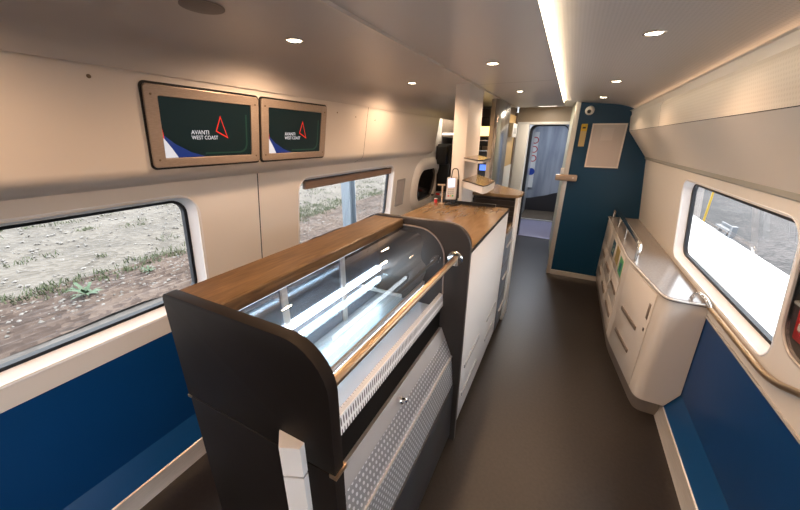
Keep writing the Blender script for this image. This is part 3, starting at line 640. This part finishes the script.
# ------------------------------------------------------------------ screens on the left wall
scr_m = mat('screen_dark', (0.003, 0.008, 0.009), 0.30, spec=0.25, emit=(0.002, 0.007, 0.007), es=1.0)
s_red = mat('screen_red', (0.2, 0, 0), 0.3, emit=(0.75, 0.03, 0.015), es=0.7); s_wh = mat('screen_white', (0.3, 0.3, 0.3), 0.3, emit=(0.60, 0.64, 0.72), es=0.6)
s_bl = mat('screen_blue', (0, 0, 0.1), 0.3, emit=(0.006, 0.022, 0.09), es=1.0); s_gr = mat('screen_green', (0.0, 0.02, 0.012), 0.3, emit=(0.002, 0.020, 0.012), es=1.0)
tvd = Vector((0.05, 0, 0.294))
def television(y, label):
    O = (-1.4205, y, 1.534)
    M = frame_mat(O, (0, 1, 0), tvd)
    t = thing('television', label, 'screen', O, 'screens set into the left wall')
    plate('surround', black, t, rrect(-0.007, 0.497, -0.008, 0.303, 0.02), [], M @ Matrix.Translation((0, 0, 0.003)), 0.006)
    plate('bezel', bezel, t, rrect(0.0, 0.490, 0.0, 0.295, 0.016), [rrect(0.046, 0.444, 0.035, 0.257, 0.004)], M @ Matrix.Translation((0, 0, 0.012)), 0.010, 0.003)
    s = poly('screen', scr_m, t, [(0.045, 0.034), (0.445, 0.034), (0.445, 0.258), (0.045, 0.258)], M, 0.006)
    text('lettering', s_wh, s, 'AVANTI', 0.0235, M @ Matrix.Translation((0.157, 0.126, 0)), 0.0066, 0.92)
    text('lettering', s_wh, s, 'WEST COAST', 0.0215, M @ Matrix.Translation((0.157, 0.106, 0)), 0.0066, 0.88)
    a, b_, c_ = Vector((0.289, 0.204)), Vector((0.322, 0.110)), Vector((0.264, 0.139))
    g_ = (a+b_+c_)/3
    plate('logo_triangle', s_red, s, [tuple(q) for q in (c_, b_, a)], [[tuple(g_+(q-g_)*0.80) for q in (c_, b_, a)]], M @ Matrix.Translation((0, 0, 0.0072)), 0.0006)
    poly('swoosh_blue', s_bl, s, [(0.0455, 0.036), (0.21, 0.036), (0.15, 0.055), (0.09, 0.088), (0.0455, 0.125)], M, 0.0066)
    poly('swoosh_white', s_wh, s, [(0.0455, 0.036), (0.096, 0.036), (0.075, 0.072), (0.0455, 0.116)], M, 0.0070)
    poly('swoosh_red', s_red, s, [(0.0455, 0.112), (0.051, 0.108), (0.049, 0.135), (0.0455, 0.155)], M, 0.0074)
    gl_ = fillet([(0.424, 0.215, 0), (0.424, 0.046, 0), (0.21, 0.046, 0)], 0.045); bm_ = bmesh.new()
    L1 = [bm_.verts.new(M @ Vector((p.x, p.y, 0.0068))) for p in gl_]; L2 = [bm_.verts.new(M @ Vector((p.x-0.008 if i < len(gl_)-1 else p.x, p.y+(0.006 if i > 1 else 0), 0.0068))) for i, p in enumerate(gl_)]
    for i in range(len(gl_)-1): bm_.faces.new((L1[i], L1[i+1], L2[i+1], L2[i]))
    from_bm('green_curve', bm_, s_gr, s)
    for u_, v_ in ((0.022, 0.262), (0.022, 0.03), (0.468, 0.262), (0.468, 0.03)):
        lathe('screw', mat('screw_dark', (0.2, 0.15, 0.1), 0.4, 0.6) if 'screw_dark' not in MATS else MATS['screw_dark'], t, [(0.004, 0), (0.004, 0.001)], M @ Matrix.Translation((u_, v_, 0.0125)), 10)
    return t
television(0.700, 'nearer of two dark screens in bronze frames, beside the blank cream panel')
television(1.205, 'farther of two dark screens in bronze frames, above the second left window')
# fasteners in the overhead panel
def face_pt(y, f): d = 0.976+(1.026-0.976)*f; return (X(-1, d)+0.001, y, 1.828-0.294*f)
fp = [(0.56, 0.02, 'round dark access hole in the cream panel left of the nearer screen', 0.006), (1.81, 0.10, 'small screw just right of the farther screen frame', 0.004), (2.02, 0.15, 'small screw left of the joint in the overhead panel', 0.004), (2.28, 0.18, 'small screw right of the joint in the overhead panel', 0.004)]
for y, f_, lb, r_ in fp:
    tag(lathe('panel_screw', MATS['screw_dark'], None, [(r_, 0), (r_, 0.0015), (r_*0.5, 0.002)], axis_mat(face_pt(y, f_), (0.986, 0, -0.168)), 12), lb, 'screw')
# notice beside window 2
Mn = ML
nt_ = thing('wall_notice', 'small grey framed notice on the left wall beyond the second window', 'notice', (-1.55, 3.04, 1.1))
plate('frame', grey_p, nt_, rrect(2.955, 3.135, SZ(0.965), SZ(1.245), 0.008), [rrect(2.970, 3.120, SZ(0.980), SZ(1.230), 0.004)], Mn @ Matrix.Translation((0, 0, 0.008)), 0.008, 0.001)
plate('sheet', mat('notice_sheet', (0.45, 0.42, 0.42), 0.5), nt_, [(2.965, SZ(0.975)), (3.125, SZ(0.975)), (3.125, SZ(1.235)), (2.965, SZ(1.235))], [], Mn @ Matrix.Translation((0, 0, 0.004)), 0.003)

# ------------------------------------------------------------------ ceiling lamps
def downlight(loc, label, rad=0.037):
    t = thing('downlight', label, 'ceiling light', loc, 'ceiling downlights')
    x, y, z = loc
    lathe('trim_ring', chrome, t, [(rad, 0), (rad, -0.004), (rad*0.86, -0.006), (rad*0.80, -0.002), (rad*0.80, 0)], Matrix.Translation((x, y, z)), 28)
    lathe('lamp', em_down, t, [(rad*0.80, -0.001), (rad*0.6, -0.004), (rad*0.2, -0.005)], Matrix.Translation((x, y, z)), 28)
    return t
DL = [((-1.075, 1.158, 2.0205), 'recessed downlight in the left ceiling panel above the nearer screen'),
      ((-1.09, 2.321, 2.0195), 'recessed downlight in the left ceiling panel in front of the pillar'),
      ((-0.45, 1.974, 2.030), 'recessed downlight in the middle ceiling panel above the serving counter'),
      ((-0.468, 3.154, 2.030), 'smaller-looking downlight in the middle ceiling panel beyond the pillar'),
      ((0.200, 1.63, 2.0150), 'recessed downlight in the right ceiling panel, nearest the right windows'),
      ((0.195, 2.78, 2.0152), 'recessed downlight in the right ceiling panel before the teal wall'),
      ((0.19, 3.75, 2.0155), 'farthest downlight in the right ceiling panel above the security camera')]
ls = bpy.data.lights.new('downlight_beam', 'SPOT'); ls.energy = DOWN_W; ls.color = WARM; ls.spot_size = R(166); ls.spot_blend = 0.7; ls.shadow_soft_size = 0.035
ls_r = ls.copy(); ls_r.spot_size = R(142); ls_r.spot_blend = 1.0
first = None
for loc, lb in DL + [((-1.08, -0.02, 2.020), None), ((-1.08, -1.2, 2.020), None), ((0.20, -0.7, 2.015), None), ((-0.45, 0.5, 2.03), None), ((0.20, 0.5, 2.015), None)]:  # unlabelled entries: unseen beams without a fixture, added to brighten the shop
    if lb is None: pass
    else:
        if first is None: first = downlight(loc, lb); o = first
        else: o = copy_tree(first, loc, lb)
    l = bpy.data.objects.new('downlight_beam', ls_r if loc[0] > 0 else ls); C.objects.link(l); l.location = (loc[0], loc[1], loc[2]-0.02)
for k_, (loc, e_, col_, lb) in enumerate((((-0.40, 5.30, 2.105), 6, (1, 0.86, 0.70), 'added square fill lamp over the corridor behind the teal wall'), ((-0.40, 7.0, 2.105), 15, (0.80, 0.88, 1.0), 'added square fill lamp standing in for daylight over the doormat in the vestibule'), ((-1.25, 4.05, 2.10), 3, (1, 0.82, 0.62), 'added square fill lamp in the kitchen recess behind the pillar'))):  # unseen lamps added to brighten corridor, vestibule and kitchen
    l2 = bpy.data.lights.new('fill_lamp_light', 'AREA'); l2.energy = e_; l2.color = col_; l2.size = 0.22
    l = bpy.data.objects.new('fill_lamp_light', l2); C.objects.link(l); l.location = (loc[0], loc[1], loc[2]-0.022)
    t = thing('fill_lamp', lb, 'ceiling light', loc, 'added fill lamps beyond the shop')
    box('housing', white_p, t, loc[0]-0.14, loc[0]+0.14, loc[1]-0.14, loc[1]+0.14, loc[2]-0.014, loc[2]+0.005); box('diffuser', mat('fill_diffuser_%d' % k_, (1, 1, 1), 0.5, emit=col_, es=4), t, loc[0]-0.12, loc[0]+0.12, loc[1]-0.12, loc[1]+0.12, loc[2]-0.019, loc[2]-0.014)

# ------------------------------------------------------------------ teal end wall
sc_ = thing('security_camera', 'white dome security camera high on the teal wall', 'camera', (0.112, 4.33, 1.95))
Ms = axis_mat((0.112, 4.33, 1.948), (-0.15, -1, -0.30))
lathe('housing', white_p, sc_, [(0.042, -0.01), (0.045, 0.022), (0.041, 0.042), (0.028, 0.054), (0.006, 0.058)], Ms, 28); lathe('lens', black, sc_, [(0.019, 0.054), (0.019, 0.060), (0.012, 0.065), (0.004, 0.067)], Ms, 20)
wb = thing('notice_board', 'blank pale notice board with thin frame on the teal wall', 'board', (0.325, 4.33, 1.58))
Mb = frame_mat((0, 4.328, 0), (1, 0, 0), (0, 0, 1))
box('board', mat('board_face', (0.50, 0.45, 0.44), 0.4), wb, 0.168, 0.482, 4.318, 4.329, 1.360, 1.804); plate('frame', mat('board_frame', (0.66, 0.62, 0.59), 0.35), wb, [(0.163, 1.352), (0.487, 1.352), (0.487, 1.812), (0.163, 1.812)], [[(0.178, 1.367), (0.472, 1.367), (0.472, 1.797), (0.178, 1.797)]], Mb @ Matrix.Translation((0, 0, 0.016)), 0.016, 0.002)
box('paper', mat('faint_sheet', (0.55, 0.50, 0.49), 0.5), wb, 0.265, 0.375, 4.3165, 4.318, 1.64, 1.77)
ys = thing('yellow_sign', 'narrow yellow and cream sign strip left of the notice board', 'sign', (0.088, 4.33, 1.69))
box('plate', mat('sign_cream', (0.50, 0.38, 0.18), 0.4), ys, 0.058, 0.118, 4.322, 4.3295, 1.574, 1.735); box('yellow_part', mat('sign_yellow', (0.62, 0.42, 0.03), 0.4), ys, 0.058, 0.118, 4.321, 4.3295, 1.736, 1.81); box('pictogram', black, ys, 0.072, 0.104, 4.320, 4.321, 1.762, 1.778)
hb = thing('barrier_arm', 'short bronze bar with hinge at the edge of the teal wall', 'bar', (0.0, 4.28, 1.23))
box('bar', mat('bronze_bar', (0.40, 0.31, 0.24), 0.35, 0.4), hb, -0.117, 0.112, 4.26, 4.316, 1.192, 1.262, bev=0.012); box('hinge', alu, hb, -0.072, -0.036, 4.27, 4.316, 1.2625, 1.335, bev=0.006); lathe('bolt', alu, hb, [(0.008, 0), (0.008, 0.006)], axis_mat((0.07, 4.26, 1.23), (0, -1, 0)), 12)

# ------------------------------------------------------------------ low cabinet under the right window
F2, F1, F0 = Vector((0.518, 4.316)), Vector((0.518, 2.795)), Vector((0.612, 2.13))      # front line: far end, kink, near end
sb = thing('low_cabinet', 'low white cabinet with angled front, drawers and grey worktop under the right window', 'cabinet', (0.68, 3.3, 0))
wall_d = [(1.159, 0.09), (1.2226, 0.212), (1.2035, 0.752), (1.190, 0.835)]
def wx(z):
    for (d0, z0), (d1, z1) in zip(wall_d, wall_d[1:]):
        if z <= z1: return X(1, d0+(d1-d0)*max(0, (z-z0))/(z1-z0)) - 0.004
    return X(1, 1.19) - 0.004
def plan(z, off=0.0):
    """outline at one height: straight far front, kink, angled near front, rounded near corner, back follows the wall"""
    q = fillet([(F2.x-off, 4.316, 0), (F1.x-off, F1.y-off*0.4, 0), (F0.x-off, F0.y, 0)], 0.10, 5)
    e0 = Vector((F0.x-off, F0.y)); d_ = (Vector((F1.x, F1.y))-Vector((F0.x, F0.y))).normalized()
    c_ = fillet([(e0.x+d_.x*0.10, e0.y+d_.y*0.10, 0), (e0.x+0.006, e0.y-off-0.012, 0), (e0.x+0.12, e0.y-off-0.012, 0)], 0.085, 7)
    pts = [(p.x, p.y) for p in q[:-1]] + [(p.x, p.y) for p in c_]
    return pts + [(wx(z), F0.y-off-0.012), (wx(z), 4.316)]
bm = bmesh.new(); zs = [0.10, 0.212, 0.45, 0.752, 0.800]
rows = [[bm.verts.new((x, y, z)) for x, y in plan(z)] for z in zs]; n_ = len(rows[0])
for a, b_ in zip(rows, rows[1:]):
    for k in range(n_): bm.faces.new((a[k], a[(k+1) % n_], b_[(k+1) % n_], b_[k]))
bm.faces.new(rows[0][::-1]); bm.faces.new(rows[-1])
cbm = mat('cabinet_white', (0.72, 0.69, 0.66), 0.28)
cbody = from_bm('carcass', bm, cbm, sb, 35)
bm = bmesh.new(); rows = [[bm.verts.new((min(x, X(1, 1.150)), y, z)) for x, y in plan(z, -0.018)] for z in (0.0, 0.10)]
for k in range(n_): bm.faces.new((rows[0][k], rows[0][(k+1) % n_], rows[1][(k+1) % n_], rows[1][k]))
bm.faces.new(rows[1]); from_bm('plinth', bm, mat('plinth_steel', (0.28, 0.25, 0.23), 0.35, 0.4), sb)
bm = bmesh.new(); rows = [[bm.verts.new((x, y, z)) for x, y in plan(0.82, o_)] for z, o_ in ((0.800, 0.006), (0.816, 0.006), (0.820, 0.002))]
for a, b_ in zip(rows, rows[1:]):
    for k in range(n_): bm.faces.new((a[k], a[(k+1) % n_], b_[(k+1) % n_], b_[k]))
bm.faces.new(rows[0][::-1]); bm.faces.new(rows[-1]); wtop = from_bm('worktop', bm, stone, sb)
bm = bmesh.new(); lp_ = plan(0.82, 0.008)[:-1]; a_tube(bm, [(x, y, 0.812) for x, y in lp_], 0.0065, 8); from_bm('worktop_edge', bm, alu, wtop)
Mfar = frame_mat((F1.x, 0, 0), (0, 1, 0), (0, 0, 1)); nv = (F1-F0).normalized(); Mnear = frame_mat((F0.x, F0.y, 0), (nv.x, nv.y, 0), (0, 0, 1))
def on_front(name, m, p, u0, u1, v0, v1, th, bev=0.0, base=0.0, M=None):
    M = M or Mfar; sg = 1 if (M.to_3x3() @ Vector((0, 0, 1))).x < 0 else -1      # out into the aisle
    w0, w1 = sorted((sg*base, sg*(base+th))); return loc_box(name, m, p, u0, u1, v0, v1, w0, w1, M, bev)
slot_m = mat('slot_grey', (0.24, 0.20, 0.175), 0.4, 0.3)
def grip(p, u0, u1, v, M=None): on_front('handle', slot_m, p, u0, u1, v-0.014, v+0.014, 0.008, 0.002, 0.006, M)
dr_ = on_front('door', cbm, sb, 0.085, 0.612, 0.115, 0.785, 0.006, 0.002, 0.0, Mnear)
grip(dr_, 0.215, 0.52, 0.47, Mnear); grip(dr_, 0.235, 0.53, 0.278, Mnear)
on_front('slot', slot_m, dr_, 0.110, 0.134, 0.600, 0.705, 0.004, 0.001, 0.006, Mnear); on_front('keyhole', black, dr_, 0.110, 0.126, 0.515, 0.536, 0.003, 0.0, 0.006, Mnear)
fronts = []
for u0, u1 in ((2.875, 3.325), (3.332, 3.785), (3.792, 4.30)):
    for v0, v1 in ((0.115, 0.335), (0.340, 0.560), (0.565, 0.785)):
        fronts.append(on_front('flap' if v1 > 0.7 else 'drawer', cbm, sb, u0, u1, v0, v1, 0.006, 0.002))
for i, (u0, u1) in enumerate(((2.90, 3.20), (3.40, 3.68), (3.89, 4.14))):
    grip(fronts[3*i], u0, u1, 0.252); grip(fronts[1+3*i], u0, u1, 0.462)
on_front('latch', alu, fronts[1], 3.255, 3.28, 0.36, 0.47, 0.014, 0.003, 0.006)
def sticker(p, u0, u1, v0, v1, col, nm):
    s = on_front(nm, mat(nm + '_film', col, 0.4), p, u0, u1, v0, v1, 0.001, 0.0, 0.006)
    return s, (u0+u1)/2, (v0+v1)/2
wl_m = mat('sticker_light', (0.45, 0.60, 0.50), 0.4)
s_, uc, vc = sticker(fronts[5], 3.42, 3.58, 0.608, 0.748, (0.005, 0.10, 0.20), 'blue_sticker')
on_front('pictogram', wl_m, s_, uc-0.03, uc+0.02, vc-0.04, vc+0.0, 0.0006, 0, 0.007); on_front('pictogram', wl_m, s_, uc-0.02, uc+0.03, vc+0.015, vc+0.03, 0.0006, 0, 0.007)
s_, uc, vc = sticker(fronts[2], 3.125, 3.315, 0.625, 0.762, (0.36, 0.29, 0.10), 'olive_sticker')
s_, uc, vc = sticker(fronts[2], 2.885, 3.05, 0.610, 0.747, (0.10, 0.42, 0.20), 'green_sticker')
on_front('pictogram', MATS['blue_sticker_film'], s_, uc-0.03, uc+0.03, vc-0.04, vc+0.03, 0.0006, 0, 0.007)
# guard rail on the worktop
gr_ = tube('guard_rail', chrome, sb, fillet([(0.548, 2.70, 0.818), (0.548, 2.70, 0.948), (0.548, 4.25, 0.935), (0.548, 4.25, 0.818)], 0.06), 0.0155, 12)
for y_ in (3.30, 3.75): tube('post', chrome, gr_, [(0.548, y_, 0.818), (0.548, y_, 0.935)], 0.009, 10)

# ------------------------------------------------------------------ handrail on the right wall
hr = thing('handrail', 'long bronze handrail along the right wall below the window', 'handrail', (0.78, 1.9, 0.8))
xr = 0.783
path = fillet([(xr+0.02, 0.62, 1.03), (xr-0.01, 0.72, 1.03), (xr-0.01, 0.95, 1.02), (xr, 1.27, 0.905), (xr, 1.455, 0.823), (xr, 2.06, 0.823)], 0.12, 8)
bar = tube('bar', brass, hr, path, 0.0125, 14)
for yy in (1.55, 2.05): tube('bracket', chrome, hr, [(xr, yy, 0.823), (X(1, 1.19), yy, 0.823)], 0.008, 8)
tube('end_hook', chrome, hr, fillet([(xr, 2.045, 0.826), (xr-0.02, 2.08, 0.865), (xr-0.045, 2.14, 0.870), (xr-0.055, 2.15, 0.824)], 0.03), 0.010, 10)
# ------------------------------------------------------------------ emergency niche beside the window
en = thing('wall_niche', 'rounded wall niche with clear cover right of the right-hand window', 'cabinet', (0.79, 1.09, 1.16))
def lpn(e_, w, r): return [(a, b_, w) for a, b_ in rrect(-1.485-e_, -0.75+e_, SZ(0.965)-e_, SZ(1.36)+e_, r+e_, 6)]
loft('rim', mat('niche_rim', (0.55, 0.52, 0.50), 0.3), en, [lpn(0.014, 0.0, 0.10), lpn(0.011, 0.005, 0.10), lpn(0.003, 0.006, 0.10), lpn(0.0, 0.0, 0.10)], MR)
loft('inner_box', mat('niche_inner', (0.10, 0.09, 0.09), 0.5), en, [lpn(0.0, 0.0, 0.10), lpn(0.0, -0.13, 0.10)], MR, True)
plate('cover', smoked if False else pane, en, rrect(-1.485, -0.75, SZ(0.965), SZ(1.36), 0.10), [], MR @ Matrix.Translation((0, 0, 0.004)), 0.0008)
red = mat('extinguisher_red', (0.50, 0.012, 0.02), 0.30)
def MRp(u, z, w): return MR @ Vector((u, SZ(z), w))
def rbox(name, m, p, u0, u1, z0, z1, w0, w1, bev=0.004): return loc_box(name, m, p, u0, u1, SZ(z0), SZ(z1), w0, w1, MR, bev)
ex = thing('red_case', 'red case with pale lettered band at the bottom of the wall niche', 'case', tuple(MRp(-1.15, 1.03, -0.06)))
rbox('case_body', red, ex, -1.47, -1.02, 1.002, 1.125, -0.110, -0.014, 0.008); rbox('pale_band', mat('label_white', (0.7, 0.68, 0.66), 0.4), ex, -1.445, -1.30, 1.045, 1.070, -0.0145, -0.0125, 0.0); rbox('pale_band', MATS['label_white'], ex, -1.445, -1.36, 1.082, 1.092, -0.0145, -0.0125, 0.0)
rbox('latch', black, ex, -1.20, -1.16, 1.09, 1.12, -0.0145, -0.010, 0.001)
rx = thing('red_box', 'red box with a pale band on the upper shelf of the wall niche', 'box', tuple(MRp(-1.2, 1.25, -0.06)))
rbox('box_body', red, rx, -1.45, -1.05, 1.2235, 1.335, -0.115, -0.014); rbox('white_band', MATS['label_white'], rx, -1.42, -1.28, 1.25, 1.275, -0.0145, -0.0125, 0.0)
rbox('shelf', grey_p, en, -1.482, -0.755, 1.128, 1.138, -0.128, -0.006, 0.0)
rbox('shelf', grey_p, en, -1.482, -0.755, 1.212, 1.222, -0.128, -0.006, 0.0)

# ------------------------------------------------------------------ vestibule details
fm = thing('door_mat', 'purple-grey carpet mat on the floor in the doorway', 'mat', (-0.38, 6.6, 0)); box('pile', mat('mat_purple', (0.20, 0.19, 0.27), 0.9), fm, -0.74, -0.02, 5.95, 7.30, 0.0005, 0.010, bev=0.003)
fm2 = thing('threshold_mat', 'brown ribbed mat by the far gangway door', 'mat', (-0.38, 7.8, 0)); box('pile', noisy(mat('mat_brown', (0.12, 0.09, 0.06), 0.9), 50, [(0.3, (0.07, 0.05, 0.035)), (0.7, (0.17, 0.13, 0.09))]), fm2, -0.79, -0.01, 7.40, 8.39, 0.0005, 0.010); box('nosing', alu, fm2, -0.79, -0.01, 7.34, 7.40, 0.0005, 0.014)
ps = thing('sticker_panel', 'white strip with round red and blue safety stickers beside the blue-grey gangway door', 'sign', (-0.77, 8.39, 1.0))
box('plate', white_p, ps, -0.85, -0.70, 8.385, 8.3995, 0.55, 1.80)
for k, z in enumerate((1.62, 1.42, 1.22)): lathe('red_ring', red, ps, [(0.075, 0), (0.075, 0.002)], axis_mat((-0.77, 8.385, z), (0, -1, 0)), 20); lathe('white_disc', white_p, ps, [(0.055, 0), (0.055, 0.003)], axis_mat((-0.77, 8.384, z), (0, -1, 0)), 20)
lathe('blue_disc', mat('sticker_blue', (0.02, 0.06, 0.35), 0.4), ps, [(0.08, 0), (0.08, 0.003)], axis_mat((-0.77, 8.385, 0.92), (0, -1, 0)), 20)
sp = thing('ceiling_speaker', 'round dim speaker grille in the left ceiling panel near the top of the photo', 'speaker', (-1.07, 0.77, 2.02))
lathe('grille', mat('speaker_brown', (0.22, 0.19, 0.17), 0.5), sp, [(0.055, 0), (0.055, -0.003), (0.050, -0.005), (0.01, -0.006)], Matrix.Translation((-1.07, 0.77, 2.0195)), 28); lathe('rim', MATS['speaker_brown'], sp, [(0.062, 0), (0.062, -0.002), (0.056, -0.003)], Matrix.Translation((-1.07, 0.77, 2.0197)), 28)
